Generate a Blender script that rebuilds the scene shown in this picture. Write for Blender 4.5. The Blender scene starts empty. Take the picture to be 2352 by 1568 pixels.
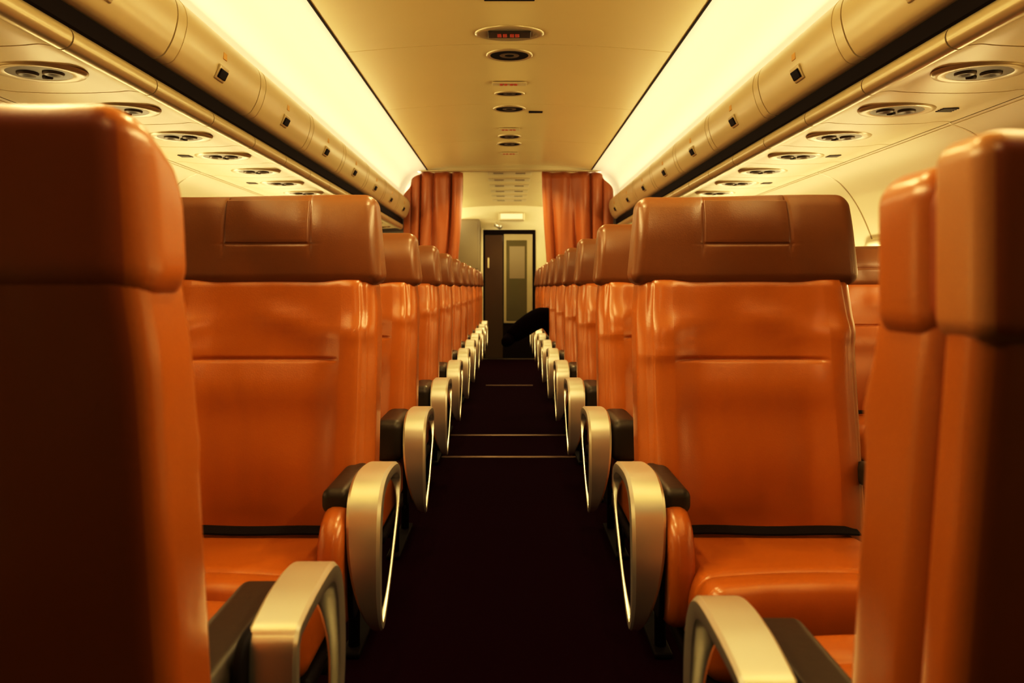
import bpy, bmesh, math, random
from mathutils import Vector, Matrix
random.seed(4)
sc = bpy.context.scene
COL = sc.collection
try:
    vs_ = sc.view_settings
    vs_.view_transform = 'Standard'
    vs_.look = 'None'
    vs_.use_curve_mapping = True
    cm = vs_.curve_mapping
    cc = cm.curves[3]
    cc.points.new(0.06, 0.034); cc.points.new(0.30, 0.29); cc.points.new(0.62, 0.67)
    cm.update()
except Exception as e:
    print(e)
CZ = 1.0   # eye height
# ------------------------------------------------------------------ materials
def newmat(name):
    m = bpy.data.materials.new(name); m.use_nodes = True
    nt = m.node_tree
    return m, nt, nt.nodes['Principled BSDF']
def plain(name, col, rough=0.5, metal=0.0, emit=None, es=0.0, bump=0.0, bscale=60, var=0.0, spec=0.5):
    m, nt, b = newmat(name)
    b.inputs['Base Color'].default_value = (*col, 1)
    b.inputs['Roughness'].default_value = rough
    b.inputs['Metallic'].default_value = metal
    b.inputs['Specular IOR Level'].default_value = spec
    if emit:
        b.inputs['Emission Color'].default_value = (*emit, 1)
        b.inputs['Emission Strength'].default_value = es
    tc = nt.nodes.new('ShaderNodeTexCoord')
    n = nt.nodes.new('ShaderNodeTexNoise'); n.inputs['Scale'].default_value = bscale
    n.inputs['Detail'].default_value = 4
    nt.links.new(tc.outputs['Object'], n.inputs['Vector'])
    if bump > 0:
        bp = nt.nodes.new('ShaderNodeBump'); bp.inputs['Strength'].default_value = bump
        bp.inputs['Distance'].default_value = 0.004
        nt.links.new(n.outputs['Fac'], bp.inputs['Height'])
        nt.links.new(bp.outputs['Normal'], b.inputs['Normal'])
    mx = nt.nodes.new('ShaderNodeMix'); mx.data_type = 'RGBA'
    mx.inputs[6].default_value = (*[c*(1-var) for c in col], 1)
    mx.inputs[7].default_value = (*[min(1, c*(1+var)) for c in col], 1)
    nt.links.new(n.outputs['Fac'], mx.inputs[0])
    nt.links.new(mx.outputs[2], b.inputs['Base Color'])
    return m
def leather(name, col, rough=0.36, wr=0.5, dark=0.84):
    m, nt, b = newmat(name)
    tc = nt.nodes.new('ShaderNodeTexCoord')
    n1 = nt.nodes.new('ShaderNodeTexNoise'); n1.inputs['Scale'].default_value = 3.4; n1.inputs['Detail'].default_value = 1.4
    n1.inputs['Distortion'].default_value = 0.3
    mp = nt.nodes.new('ShaderNodeMapping'); mp.inputs['Scale'].default_value = (1.7, 1.0, 0.75)
    nt.links.new(tc.outputs['Object'], mp.inputs['Vector'])
    nt.links.new(mp.outputs['Vector'], n1.inputs['Vector'])
    n2 = nt.nodes.new('ShaderNodeTexVoronoi'); n2.inputs['Scale'].default_value = 320
    nt.links.new(tc.outputs['Object'], n2.inputs['Vector'])
    mx = nt.nodes.new('ShaderNodeMix'); mx.data_type = 'RGBA'
    mx.inputs[6].default_value = (*[c*dark for c in col], 1)
    mx.inputs[7].default_value = (*[min(1, c*1.1) for c in col], 1)
    nt.links.new(n1.outputs['Fac'], mx.inputs[0])
    nt.links.new(mx.outputs[2], b.inputs['Base Color'])
    b1 = nt.nodes.new('ShaderNodeBump'); b1.inputs['Strength'].default_value = wr; b1.inputs['Distance'].default_value = 0.06
    b2 = nt.nodes.new('ShaderNodeBump'); b2.inputs['Strength'].default_value = 0.10; b2.inputs['Distance'].default_value = 0.001
    nt.links.new(n1.outputs['Fac'], b1.inputs['Height'])
    nt.links.new(n2.outputs['Distance'], b2.inputs['Height'])
    nt.links.new(b1.outputs['Normal'], b2.inputs['Normal'])
    nt.links.new(b2.outputs['Normal'], b.inputs['Normal'])
    b.inputs['Roughness'].default_value = rough
    b.inputs['Specular IOR Level'].default_value = 0.9
    return m
M = {}
M['leather'] = leather('orange_leather', (0.50, 0.152, 0.014), rough=0.29, wr=0.42)
M['leather_head'] = leather('brown_orange_leather', (0.215, 0.080, 0.018), rough=0.33, wr=0.3)
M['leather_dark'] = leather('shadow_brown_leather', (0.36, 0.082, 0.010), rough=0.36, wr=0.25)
M['leather_tan'] = leather('tan_leather', (0.52, 0.22, 0.06), rough=0.32, wr=0.2)  # lighter tan paints the side highlight of the rear headrest pad
M['alu'] = plain('warm_aluminium', (0.82, 0.80, 0.71), 0.33, 0.78, bump=0.02)
M['pad'] = plain('dark_armrest_plastic', (0.045, 0.032, 0.018), 0.4, 0.2, bump=0.1)
M['frame'] = plain('dark_seat_frame', (0.010, 0.005, 0.005), 0.6, 0.3, spec=0.2)
M['belt'] = plain('black_webbing', (0.012, 0.006, 0.006), 0.75, bump=0.4, bscale=300, spec=0.2)
M['ceil'] = plain('ceiling_panel', (0.69, 0.58, 0.31), 0.32, var=0.04, bscale=2)
M['bin'] = plain('bin_plastic', (0.59, 0.50, 0.30), 0.28, 0.12, var=0.05, bscale=3)
M['psu'] = plain('service_panel_plastic', (0.78, 0.70, 0.46), 0.35, 0.05, var=0.04, bscale=3)
M['rail'] = plain('brushed_rail', (0.52, 0.44, 0.27), 0.28, 0.45)
M['wall'] = plain('sidewall_plastic', (0.86, 0.79, 0.56), 0.5, var=0.03, bscale=3)
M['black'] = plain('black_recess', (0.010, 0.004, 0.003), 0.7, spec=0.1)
M['carpet'] = plain('maroon_carpet', (0.016, 0.001, 0.005), 1.0, bump=0.6, bscale=400, var=0.3, spec=0.03)
M['strip'] = plain('aisle_metal_strip', (0.22, 0.14, 0.09), 0.4, 0.7)
M['cove'] = plain('illuminated_cove', (0.72, 0.68, 0.53), 0.55, emit=(1, 0.87, 0.60), es=0.34)
M['glow'] = plain('window_shade_glow', (0.8, 0.7, 0.5), 0.6, emit=(1, 0.66, 0.26), es=3.2)
M['red'] = plain('red_display', (0.30, 0.05, 0.02), 0.4, emit=(1, 0.12, 0.05), es=0.10)
M['lamp'] = plain('warm_lamp', (0.9, 0.8, 0.6), 0.4, emit=(1, 0.75, 0.4), es=0.5)
M['curtain'] = plain('terracotta_curtain', (0.36, 0.115, 0.028), 0.34, bump=0.2, bscale=200, var=0.15)
M['glass'] = plain('dark_door_glass', (0.09, 0.055, 0.03), 0.12)
M['doorwin'] = plain('greenish_door_window', (0.13, 0.115, 0.055), 0.12)
M['door'] = plain('door_panel', (0.46, 0.40, 0.25), 0.25)
M['grey'] = plain('olive_grey_panel', (0.11, 0.085, 0.05), 0.4)
M['cab'] = plain('grey_beige_cabinet', (0.28, 0.23, 0.15), 0.4)
M['cloth'] = plain('dark_clothing', (0.004, 0.001, 0.002), 0.95, bump=0.3, bscale=150, spec=0.02)
M['skin'] = plain('skin', (0.5, 0.25, 0.14), 0.5)
M['hair'] = plain('dark_hair', (0.02, 0.01, 0.006), 0.5, bump=0.5, bscale=90)
M['placard'] = plain('amber_placard', (0.62, 0.36, 0.10), 0.5)

# ------------------------------------------------------------------ mesh tools
def finish(bm, name, mat, smooth=True, s=1):
    if s < 0:
        for v in bm.verts: v.co.x = -v.co.x
    bmesh.ops.recalc_face_normals(bm, faces=bm.faces)
    me = bpy.data.meshes.new(name); bm.to_mesh(me); bm.free()
    me.materials.append(M[mat])
    if smooth:
        for p in me.polygons: p.use_smooth = True
    return me
def shade_rear(me, mat='leather_dark', th=0.55):  # paints shade onto rear-facing polygons of the near seats with darker leather
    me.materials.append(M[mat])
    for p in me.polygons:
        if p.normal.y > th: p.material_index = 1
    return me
def coords(h, r, n, ex):
    inner = h - r
    out = [-inner - r*math.tan(math.radians(a)) for a in (45, 32, 20, 9)]
    lin = [-inner + 2*inner*i/n for i in range(n+1)] + [e for e in ex if abs(e) < inner]
    lin.sort()
    cl = [lin[0]]
    for v in lin[1:]:
        if v - cl[-1] > 5e-4: cl.append(v)
    return out + cl + [-o for o in reversed(out)]
def add_rbox(bm, size, r, c=(0, 0, 0), n=(6, 4, 6), ex=((), (), ()), fn=None, rot=None):
    h = [s/2 for s in size]; r = min(r, min(h)*0.98)
    cs = [coords(h[k], r, n[k], ex[k]) for k in range(3)]
    inn = [x - r for x in h]
    b2 = bmesh.new()
    for k in range(3):
        a, b = [(1, 2), (0, 2), (0, 1)][k]
        for sg in (-1, 1):
            g = []
            for u in cs[a]:
                row = []
                for w in cs[b]:
                    p = [0, 0, 0]; p[k] = sg*h[k]; p[a] = u; p[b] = w
                    q = [max(-inn[i], min(inn[i], p[i])) for i in range(3)]
                    v = Vector([p[i]-q[i] for i in range(3)])
                    v = v.normalized()*r
                    row.append(b2.verts.new((q[0]+v.x, q[1]+v.y, q[2]+v.z)))
                g.append(row)
            for i in range(len(g)-1):
                for j in range(len(g[0])-1):
                    b2.faces.new((g[i][j], g[i+1][j], g[i+1][j+1], g[i][j+1]))
    bmesh.ops.remove_doubles(b2, verts=b2.verts, dist=1e-5)
    for v in b2.verts:
        p = v.co.copy()
        if rot: p = rot @ p
        p = p + Vector(c)
        if fn: p = Vector(fn(p.x, p.y, p.z))
        v.co = p
    me = bpy.data.meshes.new('tmp'); b2.to_mesh(me); b2.free()
    bm.from_mesh(me); bpy.data.meshes.remove(me)
def rbox(name, mat, size, r, c=(0, 0, 0), s=1, **k):
    bm = bmesh.new(); add_rbox(bm, size, r, c, **k)
    return finish(bm, name, mat, s=s)
def catmull(pts, n, closed=True):
    out = []; L = len(pts)
    rng = L if closed else L-1
    for i in range(rng):
        if closed:
            p0, p1, p2, p3 = pts[(i-1) % L], pts[i], pts[(i+1) % L], pts[(i+2) % L]
        else:
            p0, p1, p2, p3 = pts[max(i-1, 0)], pts[i], pts[i+1], pts[min(i+2, L-1)]
        for j in range(n):
            t = j/n
            out.append(tuple(0.5*((2*b)+(-a+c)*t+(2*a-5*b+4*c-d)*t*t+(-a+3*b-3*c+d)*t**3)
                       for a, b, c, d in zip(p0, p1, p2, p3)))
    if not closed: out.append(tuple(pts[-1]))
    return out
def ring_sweep(name, mat, pts, x1, s=1):
    """pts (y, z, in-plane half width, x depth); aisle edge fixed at x1; flat band with chamfered edges"""
    P = catmull(pts, 7); N = len(P); bm = bmesh.new(); rows = []
    for i in range(N):
        a = P[i-1]; b = P[(i+1) % N]
        t = Vector((b[0]-a[0], b[1]-a[1])).normalized(); nn = Vector((-t.y, t.x))
        row = []; xh = P[i][3]/2; xc = x1-xh; w = P[i][2]; ch = min(0.006, w*0.4, xh*0.4)
        for cx, cw in ((xh, w-ch), (xh-ch*0.3, w-ch*0.3), (xh-ch, w), (-xh+ch, w), (-xh, w-ch), (-xh, -w+ch), (-xh+ch, -w), (xh-ch, -w), (xh, -w+ch)):
            row.append(bm.verts.new((xc+cx, P[i][0]+nn.x*cw, P[i][1]+nn.y*cw)))
        rows.append(row)
    R = len(rows[0])
    for i in range(N):
        for k in range(R):
            bm.faces.new((rows[i][k], rows[(i+1) % N][k], rows[(i+1) % N][(k+1) % R], rows[i][(k+1) % R]))
    me = finish(bm, name, mat, s=s)
    me.set_sharp_from_angle(angle=math.radians(32))
    return me
def puck(name, mat, pts, x0, x1, r, s=1):
    P = catmull(pts, 6); N = len(P); bm = bmesh.new()
    cy = sum(p[0] for p in P)/N; cz = sum(p[1] for p in P)/N
    prof = [(x0 + r*(1-math.cos(math.radians(a))), r*(math.sin(math.radians(a))-1)) for a in (0, 25, 50, 75, 90)]
    prof += [(x1 - r*(1-math.cos(math.radians(a))), r*(math.sin(math.radians(a))-1)) for a in (90, 75, 50, 25, 0)]
    rows = []
    for x, off in prof:
        row = []
        for p in P:
            d = Vector((p[0]-cy, p[1]-cz)); l = d.length
            d = d*((l+off)/l)
            row.append(bm.verts.new((x, cy+d.x, cz+d.y)))
        rows.append(row)
    for i in range(len(rows)-1):
        for k in range(N):
            bm.faces.new((rows[i][k], rows[i+1][k], rows[i+1][(k+1) % N], rows[i][(k+1) % N]))
    bm.faces.new(rows[0]); bm.faces.new(rows[-1])
    return finish(bm, name, mat, s=s)
def tube(bm, path, r, n=10, flat=1.0):
    rows = []
    P = [Vector(p) for p in path]
    for i, p in enumerate(P):
        t = (P[min(i+1, len(P)-1)]-P[max(i-1, 0)]).normalized()
        up = Vector((0, 0, 1)) if abs(t.z) < 0.9 else Vector((0, 1, 0))
        a = t.cross(up).normalized(); b = a.cross(t).normalized()
        rows.append([bm.verts.new(p+a*math.cos(2*math.pi*k/n)*r+b*math.sin(2*math.pi*k/n)*r*flat) for k in range(n)])
    for i in range(len(rows)-1):
        for k in range(n):
            bm.faces.new((rows[i][k], rows[i+1][k], rows[i+1][(k+1) % n], rows[i][(k+1) % n]))
    bm.faces.new(rows[0]); bm.faces.new(rows[-1])
def extrude(name, mat, prof, y0, y1, s=1, closed=False, smooth=True, ny=1):
    bm = bmesh.new(); rows = []
    for j in range(ny+1):
        y = y0+(y1-y0)*j/ny
        rows.append([bm.verts.new((x, y, z+CZ)) for x, z in prof])
    n = len(prof)
    for j in range(ny):
        for i in range(n if closed else n-1):
            bm.faces.new((rows[j][i], rows[j+1][i], rows[j+1][(i+1) % n], rows[j][(i+1) % n]))
    if closed:
        bm.faces.new(rows[0]); bm.faces.new(rows[-1])
    me = finish(bm, name, mat, s=s, smooth=smooth)
    if smooth: me.set_sharp_from_angle(angle=math.radians(50))
    return me
def obj(name, me, parent=None, loc=(0, 0, 0), rz=0, **props):
    o = bpy.data.objects.new(name, me); COL.objects.link(o)
    o.location = loc; o.rotation_euler = (0, 0, rz)
    if parent: o.parent = parent
    for k, v in props.items(): o[k] = v
    return o
def struct(name, me, label=None, **k):
    return obj(name, me, kind='structure', label=label or name.replace('_', ' '), category=name.split('_')[0], **k)

# ------------------------------------------------------------------ seat
def smooth(a, b, x):
    t = max(0, min(1, (x-a)/(b-a))); return t*t*(3-2*t)
def g(x, s): return math.exp(-(x/s)**2)
def back_fn(x, y, z):
    w = max(0, min(1, -y/0.05)); u = x/0.2475; t = (z-0.42)/0.6
    d = 0
    d -= 0.030*math.exp(-((t-0.30)/0.24)**2)*(1-u*u)
    d -= 0.030*smooth(0.45, 0.76, abs(u))*(1-smooth(0.84, 1.0, abs(u)))*(1-0.6*smooth(0.7, 1.0, t))
    d += 0.006*g(z-0.84, 0.004)*(1-smooth(0.15, 0.172, abs(x)))
    d -= 0.014*g(z-0.78, 0.05)*(1-smooth(0.12, 0.2, abs(x)))
    d += 0.006*g(abs(x)-0.222, 0.004)
    d -= 0.009*g(z-0.935+0.16*abs(x), 0.024)*(0.5+0.5*math.sin(x*29))
    d -= 0.006*g(z-0.88-0.12*x, 0.020)*smooth(0.02, 0.12, abs(x))
    yy = y+0.058+w*d-(1.0-z)*0.13
    xx = x*(1-0.03*g(t-1.0, 0.1))
    return (xx, yy, z)
EXB = tuple(sg*v for v in (0.214, 0.218, 0.222, 0.226, 0.230, 0.152, 0.160, 0.168, 0.172) for sg in (-1, 1))
def mk_back():
    return rbox('backrest', 'leather', (0.495, 0.115, 0.62), 0.03, (0, 0, 0.720), n=(20, 3, 34),
                ex=(EXB, (), tuple(v-0.72 for v in (0.83, 0.834, 0.837, 0.84, 0.843, 0.846, 0.85))), fn=back_fn)
backrest = mk_back()
near_back = shade_rear(mk_back(), th=0.80)
near_cover = shade_rear(rbox('back_cover', 'leather', (0.492, 0.055, 0.60), 0.020, (0, 0.115, 0.70), n=(8, 1, 12),
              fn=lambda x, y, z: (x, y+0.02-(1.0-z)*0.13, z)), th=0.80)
def head_fn(y0, zc, hz, drop=0.0, flare=0.03, pz=None):
    def f(x, y, z):
        w = max(0, min(1, -(y-y0)/0.05)); t = (z-zc)/hz
        yy = y - w*0.004*(1-t*t) + 0.022*max(0, t)**2*w + w*0.003*math.sin(x*14+z*20)
        if pz:
            ch = 0
            if z > pz-0.013: ch = max(ch, g(abs(x)-0.098, 0.004))
            if abs(x) < 0.102: ch = max(ch, g(z-pz, 0.004))
            yy += w*0.003*ch
        zz = z+0.003*math.sin(x*9)*max(0, t) - drop*max(0, t)*smooth(0.07, -0.06, y-y0)
        return (x*(1+flare*0.6-flare*1.4*(t+1)/2), yy, zz)
    return f
def mk_head(zc, hz, pz):
    h = rbox('headrest', 'leather_head', (0.505, 0.100, 2*hz), 0.028, (0, 0.045, zc), n=(14, 4, 10),
                ex=(tuple(sg*v for v in (0.090, 0.094, 0.096, 0.098, 0.100, 0.102, 0.106) for sg in (-1, 1)), (), tuple(pz-zc+v for v in (-0.008, -0.004, -0.002, 0, 0.002, 0.004, 0.008))),
                fn=head_fn(0.045, zc, hz, flare=0.055, pz=pz))
    top = zc+hz-0.012
    p = rbox('headrest_patch', 'leather_head', (0.188, 0.005, top-pz-0.003), 0.0025, (0, -0.0063, (top+pz+0.003)/2), n=(6, 1, 6),
             fn=lambda x, y, z: (x, y+0.024*max(0, (z-zc)/hz)**2+0.003*math.sin(x*14+z*20), z))
    return h, p
headrest, patch = mk_head(1.108, 0.1025, 1.098)
headrest_low, patch_low = mk_head(1.090, 0.086, 1.082)
near_head_a = shade_rear(rbox('headrest', 'leather', (0.494, 0.112, 0.190), 0.040, (0, 0.064, 1.075), n=(12, 4, 8), fn=head_fn(0.064, 1.075, 0.09, 0.050)), th=0.80)
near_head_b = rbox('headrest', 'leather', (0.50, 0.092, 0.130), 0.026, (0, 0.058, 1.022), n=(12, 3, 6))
near_band = shade_rear(rbox('headrest_band', 'leather_tan', (0.500, 0.066, 0.135), 0.018, (0, 0.132, 1.030), n=(12, 2, 6)), th=0.80)
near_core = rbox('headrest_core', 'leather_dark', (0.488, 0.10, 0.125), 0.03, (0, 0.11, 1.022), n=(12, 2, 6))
def cush_fn(x, y, z):
    w = max(0, min(1, (z-0.42)/0.04)); f = (-0.05-y)/0.44
    zz = z+0.035*f*w+0.012*w*(1-(x/0.215)**2) - 0.006*w*g(y+0.40, 0.006)
    return (x, y, zz)
cushion = rbox('seat_cushion', 'leather', (0.43, 0.44, 0.125), 0.038, (0, -0.27, 0.405), n=(12, 14, 4),
               ex=((), tuple(v+0.27 for v in (-0.408, -0.404, -0.40, -0.396, -0.392)), ()), fn=cush_fn)
shell_ = rbox('back_cover', 'leather_dark', (0.47, 0.03, 0.56), 0.014, (0, 0.1, 0.70), n=(8, 1, 12),
              fn=lambda x, y, z: (x, y+0.02-(1.0-z)*0.13+0.012*(1-(x/0.235)**2), z))
RING = [(-0.095, 0.616, 0.012, 0.054), (-0.18, 0.627, 0.013, 0.062), (-0.262, 0.621, 0.016, 0.064), (-0.306, 0.585, 0.019, 0.064), (-0.320, 0.51, 0.019, 0.060), (-0.320, 0.44, 0.016, 0.048),
        (-0.310, 0.385, 0.011, 0.030), (-0.280, 0.362, 0.007, 0.014), (-0.215, 0.405, 0.006, 0.006), (-0.14, 0.475, 0.006, 0.005), (-0.078, 0.54, 0.008, 0.007), (-0.060, 0.588, 0.010, 0.026)]
RING1 = [(-0.128, 0.585, 0.010, 0.058), (-0.134, 0.600, 0.010, 0.058), (-0.150, 0.607, 0.010, 0.058), (-0.23, 0.613, 0.012, 0.062), (-0.315, 0.609, 0.014, 0.060), (-0.354, 0.572, 0.018, 0.040), (-0.368, 0.50, 0.018, 0.022),
         (-0.362, 0.43, 0.015, 0.018), (-0.338, 0.372, 0.010, 0.018), (-0.29, 0.36, 0.009, 0.018), (-0.21, 0.40, 0.009, 0.024), (-0.145, 0.45, 0.009, 0.040), (-0.128, 0.52, 0.010, 0.056)]
PANEL = [(-0.10, 0.580), (-0.20, 0.592), (-0.30, 0.585), (-0.352, 0.55), (-0.365, 0.47), (-0.345, 0.39), (-0.27, 0.36), (-0.17, 0.37), (-0.10, 0.42), (-0.085, 0.52)]
LINER = [(-0.10, 0.60), (-0.19, 0.608), (-0.28, 0.60), (-0.308, 0.55), (-0.308, 0.42), (-0.285, 0.375), (-0.20, 0.40), (-0.09, 0.50)]
def leg_mesh(s):
    bm = bmesh.new()
    for y in (-0.36, -0.08):
        tube(bm, [(0.12, y, 0.34), (0.12, y-0.01, 0.2), (0.12, y-0.02, 0.012)], 0.016)
        tube(bm, [(-0.24, y, 0.325), (0.22, y, 0.325)], 0.018)
    add_rbox(bm, (0.05, 0.40, 0.016), 0.006, (0.12, -0.23, 0.010), n=(1, 3, 1))
    return finish(bm, 'seat_leg', 'frame', s=s)
def belt_mesh():
    bm = bmesh.new()
    path = catmull([(-0.205, -0.105, 0.478), (-0.12, -0.135, 0.491), (0.0, -0.155, 0.494), (0.12, -0.140, 0.491), (0.205, -0.105, 0.478)], 6, False)
    rows = []
    for p in path:
        rows.append([bm.verts.new((p[0], p[1]+dy, p[2]+dz)) for dy, dz in ((-0.016, 0), (-0.016, 0.004), (0.016, 0.010), (0.016, 0.006))])
    for i in range(len(rows)-1):
        for k in range(4):
            bm.faces.new((rows[i][k], rows[i+1][k], rows[i+1][(k+1) % 4], rows[i][(k+1) % 4]))
    bm.faces.new(rows[0]); bm.faces.new(rows[-1])
    return finish(bm, 'seat_belt', 'belt', smooth=False)
belt = belt_mesh()
pan = rbox('seat_pan', 'frame', (0.44, 0.42, 0.03), 0.012, (0, -0.26, 0.335), n=(2, 2, 1))
PROTO = {}
for s in (1, -1):
    PROTO[s] = dict(
        frame=ring_sweep('armrest_frame', 'alu', RING, 0.310, s),
        frame1=ring_sweep('armrest_frame', 'alu', RING1, 0.308, s),
        liner=puck('armrest_liner', 'frame', LINER, 0.244, 0.256, 0.004, s),
        panel=puck('armrest_side', 'leather', PANEL, 0.198, 0.246, 0.02, s),
        pad=rbox('armrest_pad', 'pad', (0.055, 0.24, 0.050), 0.018, (0.218, -0.17, 0.594), s=s, n=(2, 6, 2)),
        pad1=rbox('armrest_pad', 'pad', (0.075, 0.32, 0.17), 0.018, (0.207, -0.18, 0.508), s=s, n=(2, 6, 2)),
        bigpad=rbox('armrest_pad', 'pad', (0.085, 0.25, 0.12), 0.028, (0.203, -0.19, 0.562), s=s, n=(2, 6, 2)),
        inner=rbox('armrest_pad', 'pad', (0.045, 0.30, 0.05), 0.016, (-0.235, -0.21, 0.60), s=s, n=(2, 6, 2)),
        leg=leg_mesh(s))
def build_seat(loc, s, rz=0, panel=False, aisle=True, near=None, low=False, label='', grp='orange leather cabin seats'):
    e = obj('airplane_seat', None, loc=loc, rz=rz, label=label, category='seat', group=grp)
    e.empty_display_size = 0.1
    P = PROTO[s]
    obj('seat_cushion', cushion, e); obj('backrest', near_back if near else backrest, e)
    if near is None: obj('back_cover', shell_, e, label='dark leather rear cover')
    if near == 'b': obj('back_cover', near_cover, e, label='orange leather rear cover with dark face')
    obj('seat_pan', pan, e, label='dark metal seat pan')
    obj('seat_leg', P['leg'], e, label='dark metal leg frame')
    if not near: obj('seat_belt', belt, e, label='black lap belt')
    if near is None:
        h = obj('headrest', headrest_low if low else headrest, e, label='darker brown-orange headrest')
        obj('headrest_patch', patch_low if low else patch, h)
    elif near == 'a':
        obj('headrest', near_head_a, e, label='thick rounded leather headrest')
    else:
        h = obj('headrest', near_head_b, e, label='rounded leather headrest')
        obj('headrest_band', near_band, h, label='tan-sided dark leather rear pad')
        obj('headrest_core', near_core, h, label='dark leather core')
    if aisle:
        a = obj('armrest', P['frame1' if near else 'frame'], e, label='curved aluminium armrest ring')
        obj('armrest_liner', P['liner'], a, label='dark inner plate')
        if near:
            obj('armrest_pad', P['pad1'], a, label='dark pad')
        elif panel:
            obj('armrest_side', P['panel'], a, label='orange leather side panel'); obj('armrest_pad', P['pad'], a, label='dark pad')
        else:
            obj('armrest_pad', P['bigpad'], a, label='dark moulded pad')
    obj('armrest', P['inner'], e, label='dark inner armrest')
    return e
AL, AR = 0.297+0.25, 0.285+0.25
PITCH = 0.76
for i in range(10):
    d = 1.75+PITCH*i
    lab = 'orange leather cabin seat with brown headrest and aluminium aisle armrest'
    build_seat((-AL, d, 0), 1, panel=(i == 0), low=(i > 0), label=lab)
    build_seat((AR, d, 0), -1, panel=(i == 0), label=lab)
build_seat((AR+0.985, 1.75+2*PITCH, 0), -1, aisle=False, low=True, label='orange leather window seat beside the cabin sidewall')
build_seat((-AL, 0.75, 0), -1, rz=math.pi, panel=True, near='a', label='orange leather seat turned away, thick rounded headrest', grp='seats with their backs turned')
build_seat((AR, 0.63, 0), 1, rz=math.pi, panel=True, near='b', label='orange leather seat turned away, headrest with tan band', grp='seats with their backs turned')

# ------------------------------------------------------------------ cabin shell
Y0, YC, YE = -1.2, 7.27, 10.8
ceilprof = [(x, 1.14-0.04*(x/0.765)**2) for x in [-0.765+1.53*i/16 for i in range(17)]]
bounds = [YE, 9.55, 8.35, 7.17, 5.99, 4.81, 3.63, 2.45, 1.27, 0.09, Y0]
c = 0
for a, b in zip(bounds[1:], bounds[:-1]):
    prof = ceilprof + [(x, z+0.02) for x, z in reversed(ceilprof)]
    me = extrude('ceiling', 'ceil', prof, a+0.003, b-0.003, closed=True, smooth=True)
    struct('ceiling' if c == 0 else 'ceiling_%d' % c, me, 'cream arched ceiling panel with thin joints'); c += 1
struct('ceiling_backing', extrude('ceiling_backing', 'black', [(-1.3, 1.19), (1.3, 1.19), (1.3, 1.2), (-1.3, 1.2)], Y0, YE, closed=True, smooth=False), 'dark ceiling void')
cove = catmull([(0.772, 1.102), (0.86, 1.085), (0.94, 1.04), (0.995, 0.96), (1.015, 0.88), (1.012, 0.80)], 5, False)
cove2 = cove+[(x+0.015, z+0.012) for x, z in reversed(cove)]
wallp = catmull([(1.49, 0.556), (1.60, 0.50), (1.70, 0.36), (1.78, 0.14), (1.83, -0.15), (1.85, -0.5), (1.82, -1.0)], 6, False)
wallp2 = wallp+[(x+0.02, z+0.01) for x, z in reversed(wallp)]
for s, side in ((-1, 'left'), (1, 'right')):
    n = 1 if s < 0 else 2
    struct('trim_%d' % n, extrude('cove', 'cove', cove2, -0.2, YE, s=s, closed=True), 'glowing cream light cove along the ceiling edge')
    struct('trim_%d' % (n+2), extrude('gap', 'black', [(0.765, 1.095), (0.773, 1.095), (0.773, 1.12), (0.765, 1.12)], Y0, YC, s=s, closed=True, smooth=False), 'thin dark joint between ceiling and cove')
    struct('wall_'+side, extrude('wall_'+side, 'wall', wallp2, Y0, YE, s=s, closed=True), 'cream curved cabin sidewall')
    struct('trim_%d' % (n+6), extrude('recess', 'black', [(0.996, 0.596), (1.020, 0.585), (1.045, 0.574), (1.5, 0.574), (1.5, 0.631), (0.996, 0.638)], Y0, YC-0.03, s=s, closed=True, smooth=False), 'dark shadow gap under the bins')  # black block puts the shade between bins and rail into colour
    struct('trim_%d' % (n+8), extrude('up', 'wall', [(1.50, 0.55), (1.52, 0.55), (1.52, 1.2), (1.50, 1.2)], Y0, YC, s=s, closed=True, smooth=False), 'outer panel behind the overhead bins')
    jp = [(x-0.002, z) for x, z in wallp if z > -0.9]
    for q in range(5):
        yj = 1.5+1.12*q
        struct('trim_%d' % (20+q+(10 if s > 0 else 0)), extrude('joint', 'rail', jp+[(x+0.01, z) for x, z in reversed(jp)], yj, yj+0.008, s=s, closed=True), 'thin joint between sidewall panels')
def boxm(name, mat, x0, x1, y0, y1, z0, z1, r=0.003):
    return rbox(name, mat, (x1-x0, y1-y0, z1-z0), r, ((x0+x1)/2, (y0+y1)/2, (z0+z1)/2), n=(1, 1, 1))
struct('floor', boxm('floor', 'carpet', -1.84, 1.84, Y0, YE, -0.05, 0.0), 'dark maroon carpet floor')
k = 11
for d, w in ((4.56, 0.40), (5.23, 0.40), (7.9, 0.24)):
    struct('trim_%d' % k, boxm('strip', 'strip', -w, w, d-0.018, d+0.018, 0.0, 0.006), 'metal strip across the aisle carpet'); k += 1
struct('wall_back', boxm('wall_back', 'wall', -1.84, 1.84, YE, YE+0.05, 0, 2.2), 'cream end wall with a door')
struct('wall_front', boxm('wall_front', 'grey', -1.84, 1.84, Y0-0.05, Y0, 0, 2.2), 'dark partition wall')

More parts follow.
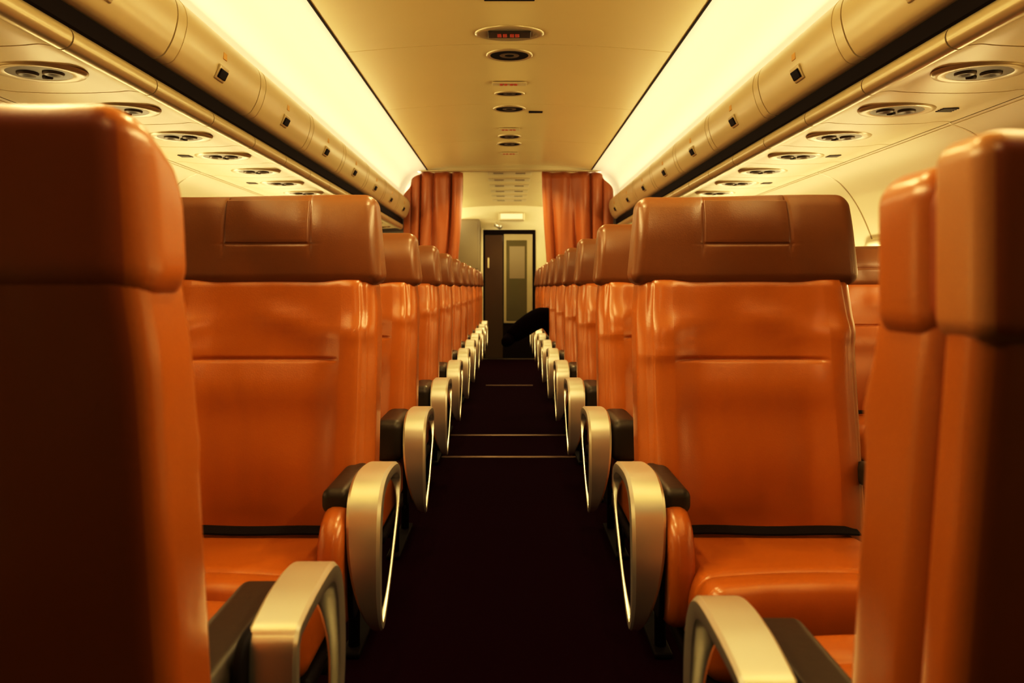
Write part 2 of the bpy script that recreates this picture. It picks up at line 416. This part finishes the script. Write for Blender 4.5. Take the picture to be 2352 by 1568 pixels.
# ------------------------------------------------------------------ overhead bins
doorp = catmull([(1.03, 0.855), (0.975, 0.842), (0.940, 0.812), (0.930, 0.765), (0.940, 0.712), (0.958, 0.672), (0.980, 0.648), (1.03, 0.640)], 5, False)
door_cl = doorp+[(1.045, z) for z in (0.641, 0.853)]
bodyp = [(1.045, 0.640), (1.49, 0.632), (1.49, 0.90), (1.045, 0.853)]
BP = 0.725
for s in (-1, 1):
    body = extrude('bin_body', 'bin', bodyp, 0.004, BP-0.004, s=s, closed=True, smooth=False)
    door = extrude('bin_door', 'bin', door_cl, 0.004, BP-0.004, s=s, closed=True)
    seamm = extrude('bin_edge', 'rail', [(x-0.0015, z) for x, z in doorp]+[(x+0.01, z) for x, z in reversed(doorp)], 0.06, 0.064, s=s, closed=True)
    ang = math.atan2(0.022, 0.045)
    R = Matrix.Rotation(-ang, 3, 'Y')
    bz = rbox('latch', 'rail', (0.012, 0.078, 0.050), 0.005, (0.9445, BP/2, 0.700+CZ), s=s, n=(1, 2, 2), rot=R)
    lt = rbox('latch_button', 'frame', (0.008, 0.058, 0.030), 0.003, (0.938, BP/2, 0.696+CZ), s=s, n=(1, 2, 2), rot=R)
    pl = rbox('placard', 'placard', (0.003, 0.03, 0.022), 0.001, (0.9305, BP/2, 0.755+CZ), s=s, n=(1, 1, 1))
    for i in range(10):
        y = YC-0.02-BP*(i+1)
        e = obj('overhead_bin', None, loc=(0, y, 0), label='cream overhead luggage bin with rounded door', category='overhead bin', group='overhead bins')
        obj('bin_body', body, e); dr = obj('bin_door', door, e)
        obj('bin_edge', seamm, dr, label='thin door joint')
        l = obj('latch', bz, dr, label='metal latch'); obj('latch_button', lt, l, label='dark latch button'); obj('placard', pl, dr, label='small amber placard')

# ------------------------------------------------------------------ service panels with lights
PP = 0.42
def disc(bm, c, r0, r1, z0, z1, n=28, sx=1.0):
    rows = []
    for r, z in ((r0, z0), (r1, z1)):
        rows.append([bm.verts.new((c[0]+sx*r*math.cos(2*math.pi*k/n), c[1]+r*math.sin(2*math.pi*k/n), z)) for k in range(n)])
    for k in range(n):
        bm.faces.new((rows[0][k], rows[0][(k+1) % n], rows[1][(k+1) % n], rows[1][k]))
def lathe(bm, c, prof, n=28, sx=1.0):
    for (r0, z0), (r1, z1) in zip(prof[:-1], prof[1:]): disc(bm, c, max(r0, 1e-4), max(r1, 1e-4), z0, z1, n, sx)
    bmesh.ops.remove_doubles(bm, verts=bm.verts, dist=1e-5)
for s in (-1, 1):
    pp = catmull([(1.035, 0.548), (1.07, 0.553), (1.12, 0.549), (1.25, 0.546), (1.38, 0.550), (1.44, 0.557), (1.485, 0.556)], 3, False)+[(1.485, 0.575), (1.035, 0.575)]
    plate = extrude('service_panel', 'psu', pp, 0.003, PP-0.003, s=s, closed=True)
    rail = [(1.018+0.028*math.cos(t*math.pi/10), 0.568+0.028*math.sin(t*math.pi/10)) for t in range(20)]
    rl = extrude('edge_rail', 'rail', rail, 0.003, PP-0.003, s=s, closed=True)
    cz = 0.5465+CZ; cx = 1.195
    bm = bmesh.new(); lathe(bm, (cx, PP/2), [(0.096, cz+0.004), (0.092, cz-0.003), (0.080, cz-0.005), (0.066, cz-0.003), (0.060, cz-0.0005)], sx=1.2)
    bez = finish(bm, 'light_bezel', 'bin', s=s)
    bm = bmesh.new(); lathe(bm, (cx, PP/2), [(0.068, cz-0.003), (0.03, cz-0.0018), (0.0, cz-0.0018)], sx=1.2)
    well = finish(bm, 'light_well', 'pad', s=s)
    bm = bmesh.new()
    for dx, dy in ((-0.036, 0.0), (0.030, 0.0)):
        lathe(bm, (cx+dx, PP/2+dy), [(0.026, cz-0.002), (0.025, cz-0.006), (0.019, cz-0.008), (0.010, cz-0.003), (0.0, cz-0.003)], n=16)
    noz = finish(bm, 'air_nozzle', 'grey', s=s)
    bm = bmesh.new(); lathe(bm, (cx, PP/2+0.036), [(0.013, cz-0.002), (0.012, cz-0.007), (0.0, cz-0.008)], n=16)
    ln = finish(bm, 'lamp_lens', 'pad', s=s)
    bm = bmesh.new()
    for q in range(4): add_rbox(bm, (0.05, 0.006, 0.004), 0.0015, (1.35, PP/2-0.02+q*0.013, cz+0.0005), n=(1, 1, 1))
    slots = finish(bm, 'speaker_slots', 'pad', s=s)
    for i in range(16):
        y = YC-0.05-PP*(i+1)
        e = obj('service_panel', plate, loc=(0, y, 0), label='cream passenger service panel with round light and air vents', category='service panel', group='passenger service panels')
        obj('edge_rail', rl, e, label='rounded metallic edge rail')
        b = obj('light_bezel', bez, e, label='brushed oval bezel'); obj('light_well', well, b, label='dark recess'); obj('air_nozzle', noz, b, label='metal air nozzles'); obj('lamp_lens', ln, b, label='reading lamp')
        if i % 2: obj('speaker_slots', slots, e, label='dark speaker slots')

# ------------------------------------------------------------------ windows
def wx(h):
    for (x0, z0), (x1, z1) in zip(wallp[:-1], wallp[1:]):
        if z1 <= h <= z0: return x0+(x1-x0)*(h-z0)/(z1-z0)
    return 1.8
for s in (-1, 1):
    bm = bmesh.new()
    def pt(u, v, off):
        h = 0.03+v
        return (wx(h)-off, u, h+CZ)
    def loop(a, b, off):
        out = []
        for k in range(28):
            t = 2*math.pi*k/28; cu = math.copysign(abs(math.cos(t))**0.5, math.cos(t)); cv = math.copysign(abs(math.sin(t))**0.5, math.sin(t))
            out.append(bm.verts.new(pt(a*cu, b*cv, off)))
        return out
    ls = [loop(0.155, 0.205, 0.0), loop(0.15, 0.20, 0.012), loop(0.125, 0.175, 0.012), loop(0.12, 0.17, 0.002)]
    for p, q in zip(ls[:-1], ls[1:]):
        for k2 in range(28): bm.faces.new((p[k2], p[(k2+1) % 28], q[(k2+1) % 28], q[k2]))
    fr = finish(bm, 'window_frame', 'wall', s=s)
    bm = bmesh.new(); l2 = loop(0.122, 0.172, 0.005); bm.faces.new(l2)
    sh = finish(bm, 'window_shade', 'glow', s=s, smooth=False)
    for i in range(12):
        n = i+1+(12 if s > 0 else 0)
        w = struct('window_%d' % n, fr, 'cabin window with glowing drawn shade', loc=(0, 0.9+0.56*i, 0))
        obj('window_shade', sh, w, label='glowing cream shade')

# ------------------------------------------------------------------ ceiling fixtures
zc = 1.14+CZ
def cdisc(name, mat, y, rx, ry, prof, **k):
    bm = bmesh.new(); lathe(bm, (0, 0), prof, sx=rx/ry)
    return finish(bm, name, mat)
def ceil_vent(y, rx=0.115, ry=0.10):
    e = obj('ceiling_vent', None, loc=(0, y, zc), label='oval ceiling vent with dark centre', category='ceiling vent', group='ceiling vents')
    obj('vent_bezel', cdisc('vent_bezel', 'rail', y, rx, ry, [(ry, 0.0), (ry*0.98, -0.006), (ry*0.88, -0.008), (ry*0.80, -0.003)]), e)
    obj('vent_core', cdisc('vent_core', 'black', y, rx, ry, [(ry*0.82, -0.004), (ry*0.4, -0.003), (0, -0.003)]), e, label='dark core')
    obj('vent_grille', cdisc('vent_grille', 'grey', y, rx, ry, [(ry*0.42, -0.004), (ry*0.36, -0.006), (ry*0.24, -0.006), (ry*0.2, -0.004)]), e, label='metal ring')
def ceil_sign(y, w, l, oval=False):
    e = obj('ceiling_sign', None, loc=(0, y, zc), label='small ceiling sign with faint red display', category='ceiling sign', group='ceiling signs')
    if oval:
        obj('sign_bezel', cdisc('sign_bezel', 'rail', y, w*0.82, l*0.75, [(l*0.75, 0.0), (l*0.74, -0.008), (l*0.66, -0.010), (l*0.55, -0.005), (0, -0.005)]), e)
    obj('sign_plate', rbox('sign_plate', 'pad' if oval else 'bin', (w, l*0.62, 0.008), 0.003, (0, 0, -0.008), n=(1, 1, 1)), e, label='display plate')
    bm = bmesh.new()
    for x in (-0.045, -0.02, 0.012, 0.035):
        add_rbox(bm, (0.018, l*0.28, 0.004), 0.0015, (x, 0, -0.0135), n=(1, 1, 1))
    obj('sign_display', finish(bm, 'sign_display', 'red'), e, label='red lit segments')
ceil_sign(3.47, 0.19, 0.13, True)
ceil_vent(3.80); ceil_sign(4.31, 0.19, 0.10); ceil_vent(4.55, 0.09, 0.05); ceil_vent(4.94, 0.105, 0.09)
ceil_sign(5.55, 0.15, 0.08); ceil_vent(5.85, 0.09, 0.08); ceil_vent(6.15, 0.10, 0.09); ceil_sign(6.55, 0.15, 0.1)
for y, w in ((3.05, 0.2), (5.02, 0.09)):
    x = 0 if w > 0.1 else 0.17
    e = obj('ceiling_slot', rbox('ceiling_slot', 'black', (w, 0.04, 0.006), 0.002, (x, 0, -0.004), n=(1, 1, 1)), loc=(0, y, zc), label='dark slot vent in the ceiling', category='ceiling vent')
for i in range(6):
    e = obj('ceiling_light', None, loc=(0, 7.7+0.48*i, zc), label='rectangular ceiling light with louvres', category='ceiling light', group='rear ceiling lights')
    obj('light_frame', rbox('light_frame', 'bin', (0.44, 0.24, 0.008), 0.003, (0, 0, -0.003), n=(1, 1, 1)), e)
    for x in (-0.11, 0.11):
        obj('light_louvre', rbox('light_louvre', 'cab', (0.10, 0.07, 0.006), 0.002, (x, 0, -0.008), n=(1, 1, 1)), e, label='dark louvre')

# ------------------------------------------------------------------ curtains
def curtain(x0t, x1, x0b, s, label, ph0):
    nu, nv = 150, 24
    bm = bmesh.new(); rows = []
    for j in range(nv+1):
        v = j/nv; row = []
        for i in range(nu+1):
            u = i/nu
            xin = x0t+(x0b-x0t)*smooth(0, 1, v)
            x = xin+(x1-xin)*u
            top = 1.085
            if x > 0.80: top = 1.085-0.25*((x-0.80)/0.2)**2.2
            z = top+(-0.44-top)*v
            ph = ph0+u*2*math.pi*4.8+1.7*math.sin(u*6+1)+0.5*math.sin(v*3+u*5)
            y = 0.046*math.sin(ph)*(0.66+0.34*math.sin(u*11+ph0))+0.009*math.sin(u*39+v*5)
            row.append(bm.verts.new((x+0.016*math.cos(ph), y*(0.75+0.25*v), z+CZ)))
        rows.append(row)
    for j in range(nv):
        for i in range(nu):
            bm.faces.new((rows[j][i], rows[j+1][i], rows[j+1][i+1], rows[j][i+1]))
    me = finish(bm, 'curtain', 'curtain', s=s)
    o = obj('curtain', me, loc=(0, YC+0.045, 0), label=label, category='curtain', group='aisle curtains')
    m = o.modifiers.new('t', 'SOLIDIFY'); m.thickness = 0.003
    return o
curtain(0.44, 0.985, 0.53, -1, 'pleated terracotta curtain drawn back beside the aisle', 0)
curtain(0.32, 0.985, 0.39, 1, 'wider pleated terracotta curtain drawn back beside the aisle', 2)
struct('trim_14', boxm('header', 'rail', -0.9, 0.9, YC-0.03, YC+0.03, 1.085+CZ, 1.10+CZ), 'thin curtain rail across the ceiling')

# ------------------------------------------------------------------ end wall
E = YE
def P(px, d): return (px-1170)*d/1780
def H(py, d): return CZ+(660-py)*d/1780
def wallbox(name, mat, px0, px1, py0, py1, t0, t1, r=0.01):
    return boxm(name, mat, P(px0, E), P(px1, E), E-t1, E-t0, H(py1, E), H(py0, E), r)
dr = struct('door_1', wallbox('door_1', 'black', 1108, 1230, 528, 822, 0.0, 0.03), 'dark framed cabin door with glazed panels')
obj('door_frame', wallbox('door_frame', 'wall', 1104, 1110, 524, 822, 0.03, 0.05), dr, label='cream frame')
obj('door_panel', wallbox('door_panel', 'door', 1157, 1223, 538, 742, 0.03, 0.05), dr, label='grey-beige door panel')
obj('door_window', wallbox('door_window', 'doorwin', 1163, 1210, 552, 736, 0.05, 0.058, 0.05), dr, label='tall glazed pane')
obj('door_window_light', wallbox('door_window_light', 'cab', 1170, 1205, 566, 640, 0.058, 0.062, 0.05), dr, label='lighter window in the pane')
obj('door_panel', wallbox('door_panel', 'glass', 1114, 1155, 540, 822, 0.03, 0.045), dr, label='dark glazed panel')
obj('door_handle', wallbox('door_handle', 'psu', 1120, 1124, 592, 616, 0.045, 0.06), dr, label='pale handle')
c_ = obj('wall_cabinet', wallbox('wall_cabinet', 'cab', 1048, 1104, 505, 626, 0.002, 0.20, 0.03), label='grey-beige wall cabinet beside the door', category='cabinet')
obj('cabinet_door', wallbox('cabinet_door', 'cab', 1054, 1099, 512, 618, 0.20, 0.21, 0.01), c_)
s_ = obj('exit_sign', wallbox('exit_sign', 'psu', 1145, 1205, 489, 508, 0.003, 0.10, 0.02), label='pale lit sign box above the door', category='sign')
obj('sign_lamp', wallbox('sign_lamp', 'lamp', 1150, 1200, 492, 504, 0.10, 0.105), s_)
bm = bmesh.new()
tube(bm, [(P(1140, E), E-0.003, H(516, E)), (P(1140, E), E-0.10, H(516, E)), (P(1150, E), E-0.16, H(524, E))], 0.035)
obj('wall_camera', finish(bm, 'wall_camera', 'alu'), label='small pale camera-like fitting above the door', category='fitting')

# ------------------------------------------------------------------ person
def skin(name, mat, nodes, edges, root=0, parent=None, **props):
    bm = bmesh.new(); lay = bm.verts.layers.skin.verify(); vs = []
    for i, (co, r) in enumerate(nodes):
        v = bm.verts.new(co); r = r if isinstance(r, tuple) else (r, r)
        v[lay].radius = r; v[lay].use_root = (i == root); vs.append(v)
    for a, b in edges: bm.edges.new((vs[a], vs[b]))
    me = bpy.data.meshes.new(name); bm.to_mesh(me); bm.free(); me.materials.append(M[mat])
    o = obj(name, me, parent, **props)
    m = o.modifiers.new('s', 'SKIN'); m.use_smooth_shade = True
    m2 = o.modifiers.new('u', 'SUBSURF'); m2.levels = 2; m2.render_levels = 2
    return o
px, py = 0.55, 6.10
nodes = [((px, py, 0.585), 0.11), ((px, py+0.03, 0.72), 0.115), ((px, py+0.06, 0.86), 0.13), ((px, py+0.06, 0.935), 0.08), ((px, py+0.04, 0.985), 0.048),
         ((px, py+0.01, 1.04), 0.075), ((px, py, 1.10), 0.075),
         ((px-0.09, py-0.03, 0.60), 0.09), ((px-0.20, py-0.2, 0.72), 0.08), ((0.25, 5.78, 0.80), 0.062), ((0.13, 5.75, 0.72), 0.055), ((0.03, 5.75, 0.65), 0.040), ((0.01, 5.73, 0.625), 0.030),
         ((px+0.09, py-0.05, 0.585), 0.085), ((px+0.10, py-0.32, 0.60), 0.062), ((px+0.10, py-0.34, 0.35), 0.05), ((px+0.10, py-0.33, 0.10), 0.035), ((px+0.10, py-0.40, 0.05), 0.03),
         ((px-0.17, py+0.05, 0.89), 0.055), ((px-0.21, py-0.05, 0.74), 0.043), ((px-0.13, py-0.20, 0.70), 0.034), ((px-0.06, py-0.23, 0.70), 0.03),
         ((px+0.17, py+0.05, 0.89), 0.055), ((px+0.21, py-0.05, 0.72), 0.043), ((px+0.13, py-0.18, 0.69), 0.034), ((px+0.10, py-0.23, 0.69), 0.03)]
edges = [(0, 1), (1, 2), (2, 3), (3, 4), (4, 5), (5, 6), (0, 7), (7, 8), (8, 9), (9, 10), (10, 11), (11, 12), (0, 13), (13, 14), (14, 15), (15, 16), (16, 17),
         (2, 18), (18, 19), (19, 20), (20, 21), (2, 22), (22, 23), (23, 24), (24, 25)]
for base, sg in ((21, 1), (25, -1)):
    b = Vector(nodes[base][0])
    for k2, (dx, ln) in enumerate(((-0.024, 0.06), (-0.008, 0.07), (0.008, 0.065), (0.024, 0.05))):
        i0 = len(nodes)
        nodes.append(((b.x+dx, b.y-0.035, b.z+0.002), 0.009)); nodes.append(((b.x+dx*1.2, b.y-0.035-ln*0.6, b.z-0.01), 0.008)); nodes.append(((b.x+dx*1.2, b.y-0.035-ln*0.8, b.z-0.028), 0.007))
        edges += [(base, i0), (i0, i0+1), (i0+1, i0+2)]
    i0 = len(nodes); nodes.append(((b.x+sg*0.03, b.y-0.005, b.z+0.01), 0.010)); nodes.append(((b.x+sg*0.05, b.y-0.04, b.z+0.005), 0.008)); edges += [(base, i0), (i0, i0+1)]
person = skin('person', 'skin', nodes, edges, label='seated person in dark clothes, crossed leg reaching into the aisle', category='person')
def sub(ids, grow):
    mp = {a: i for i, a in enumerate(ids)}
    return [(nodes[a][0], nodes[a][1]+grow) for a in ids], [(mp[a], mp[b]) for a, b in edges if a in mp and b in mp]
n_, e_ = sub([0, 7, 8, 9, 10, 11, 12, 13, 14, 15, 16], 0.026); skin('trousers', 'cloth', n_, e_, parent=person, label='dark trousers')
n_, e_ = sub([0, 1, 2, 3, 18, 19, 20, 22, 23, 24], 0.012); skin('jacket', 'cloth', n_, e_, parent=person, label='dark jacket')
skin('shoe', 'cloth', [((0.025, 5.76, 0.64), 0.050), ((-0.01, 5.71, 0.61), 0.048), ((-0.03, 5.62, 0.60), 0.038)], [(0, 1), (1, 2)], parent=person, label='dark shoe')
skin('shoe', 'cloth', [((px+0.10, py-0.33, 0.09), 0.042), ((px+0.10, py-0.37, 0.05), 0.042), ((px+0.10, py-0.47, 0.04), 0.036)], [(0, 1), (1, 2)], parent=person, label='dark shoe')
skin('hair', 'hair', [((px, py+0.03, 1.07), 0.075), ((px, py+0.015, 1.125), 0.075)], [(0, 1)], parent=person, label='short dark hair')

# ------------------------------------------------------------------ lights
def area(name, loc, direction, length, width, e, col=(1, 0.76, 0.36)):
    l = bpy.data.lights.new(name, 'AREA'); l.shape = 'RECTANGLE'; l.size = width; l.size_y = length; l.energy = e; l.color = col
    o = bpy.data.objects.new(name, l); COL.objects.link(o)
    z = -Vector(direction).normalized(); y = Vector((0, 1, 0)); x = y.cross(z).normalized(); y = z.cross(x)
    o.matrix_world = Matrix.Translation(loc) @ Matrix((x, y, z)).transposed().to_4x4()
    return o
for s in (-1, 1):
    area('cove_lamp', (s*0.992, 4.75, CZ+0.868), (-s*0.88, 0, 0.47), 4.7, 0.03, 11, (1, 0.80, 0.43))
    area('cove_lamp', (s*0.990, 1.20, CZ+0.880), (-s*1.0, 0, -0.15), 1.4, 0.04, 17, (1, 0.77, 0.36))  # out-of-view lamp added to brighten the near seats' aisle sides
    area('cove_lamp', (s*0.992, 9.1, CZ+0.868), (-s*0.75, 0, 0.66), 3.2, 0.03, 17, (1, 0.82, 0.48))  # unseen lamp added to lift the rear ceiling and walls
    area('sidewall_lamp', (s*1.72, 5.0, CZ+0.08), (-s*0.70, 0, 0.7), 4.4, 0.05, 15, (1, 0.80, 0.42))  # hidden strip added to brighten the service panels and sidewalls
for i, (y, e) in enumerate(((-0.35, 11), (1.35, 20), (2.1, 20), (3.15, 18), (4.2, 18), (5.3, 18), (6.4, 22), (6.9, 28), (8.6, 34), (9.8, 34))):  # spots added without fixtures to brighten seats, aisle and rear
    l = bpy.data.lights.new('ceiling_spot', 'SPOT'); l.energy = e; l.color = (1, 0.76, 0.34); l.spot_size = math.radians(150); l.spot_blend = 0.5
    l.shadow_soft_size = 0.06 if y < 2.3 else 0.01
    o = bpy.data.objects.new('ceiling_spot', l); COL.objects.link(o); o.location = (0, y, CZ+1.10)
w = bpy.data.worlds.new('w'); sc.world = w; w.use_nodes = True
w.node_tree.nodes['Background'].inputs[0].default_value = (0.5, 0.2, 0.08, 1)
w.node_tree.nodes['Background'].inputs[1].default_value = 0.02

cam = bpy.data.cameras.new('cam'); co = bpy.data.objects.new('camera', cam); COL.objects.link(co)
co.location = (0, 0, CZ); co.rotation_euler = (math.pi/2, 0, 0)
cam.sensor_width = 36; cam.lens = 1780/2352*36
cam.shift_x = 6/2352; cam.shift_y = -(784-660)/2352
cam.clip_start = 0.02
cam.dof.use_dof = True; cam.dof.focus_distance = 2.2; cam.dof.aperture_fstop = 5.0
sc.camera = co
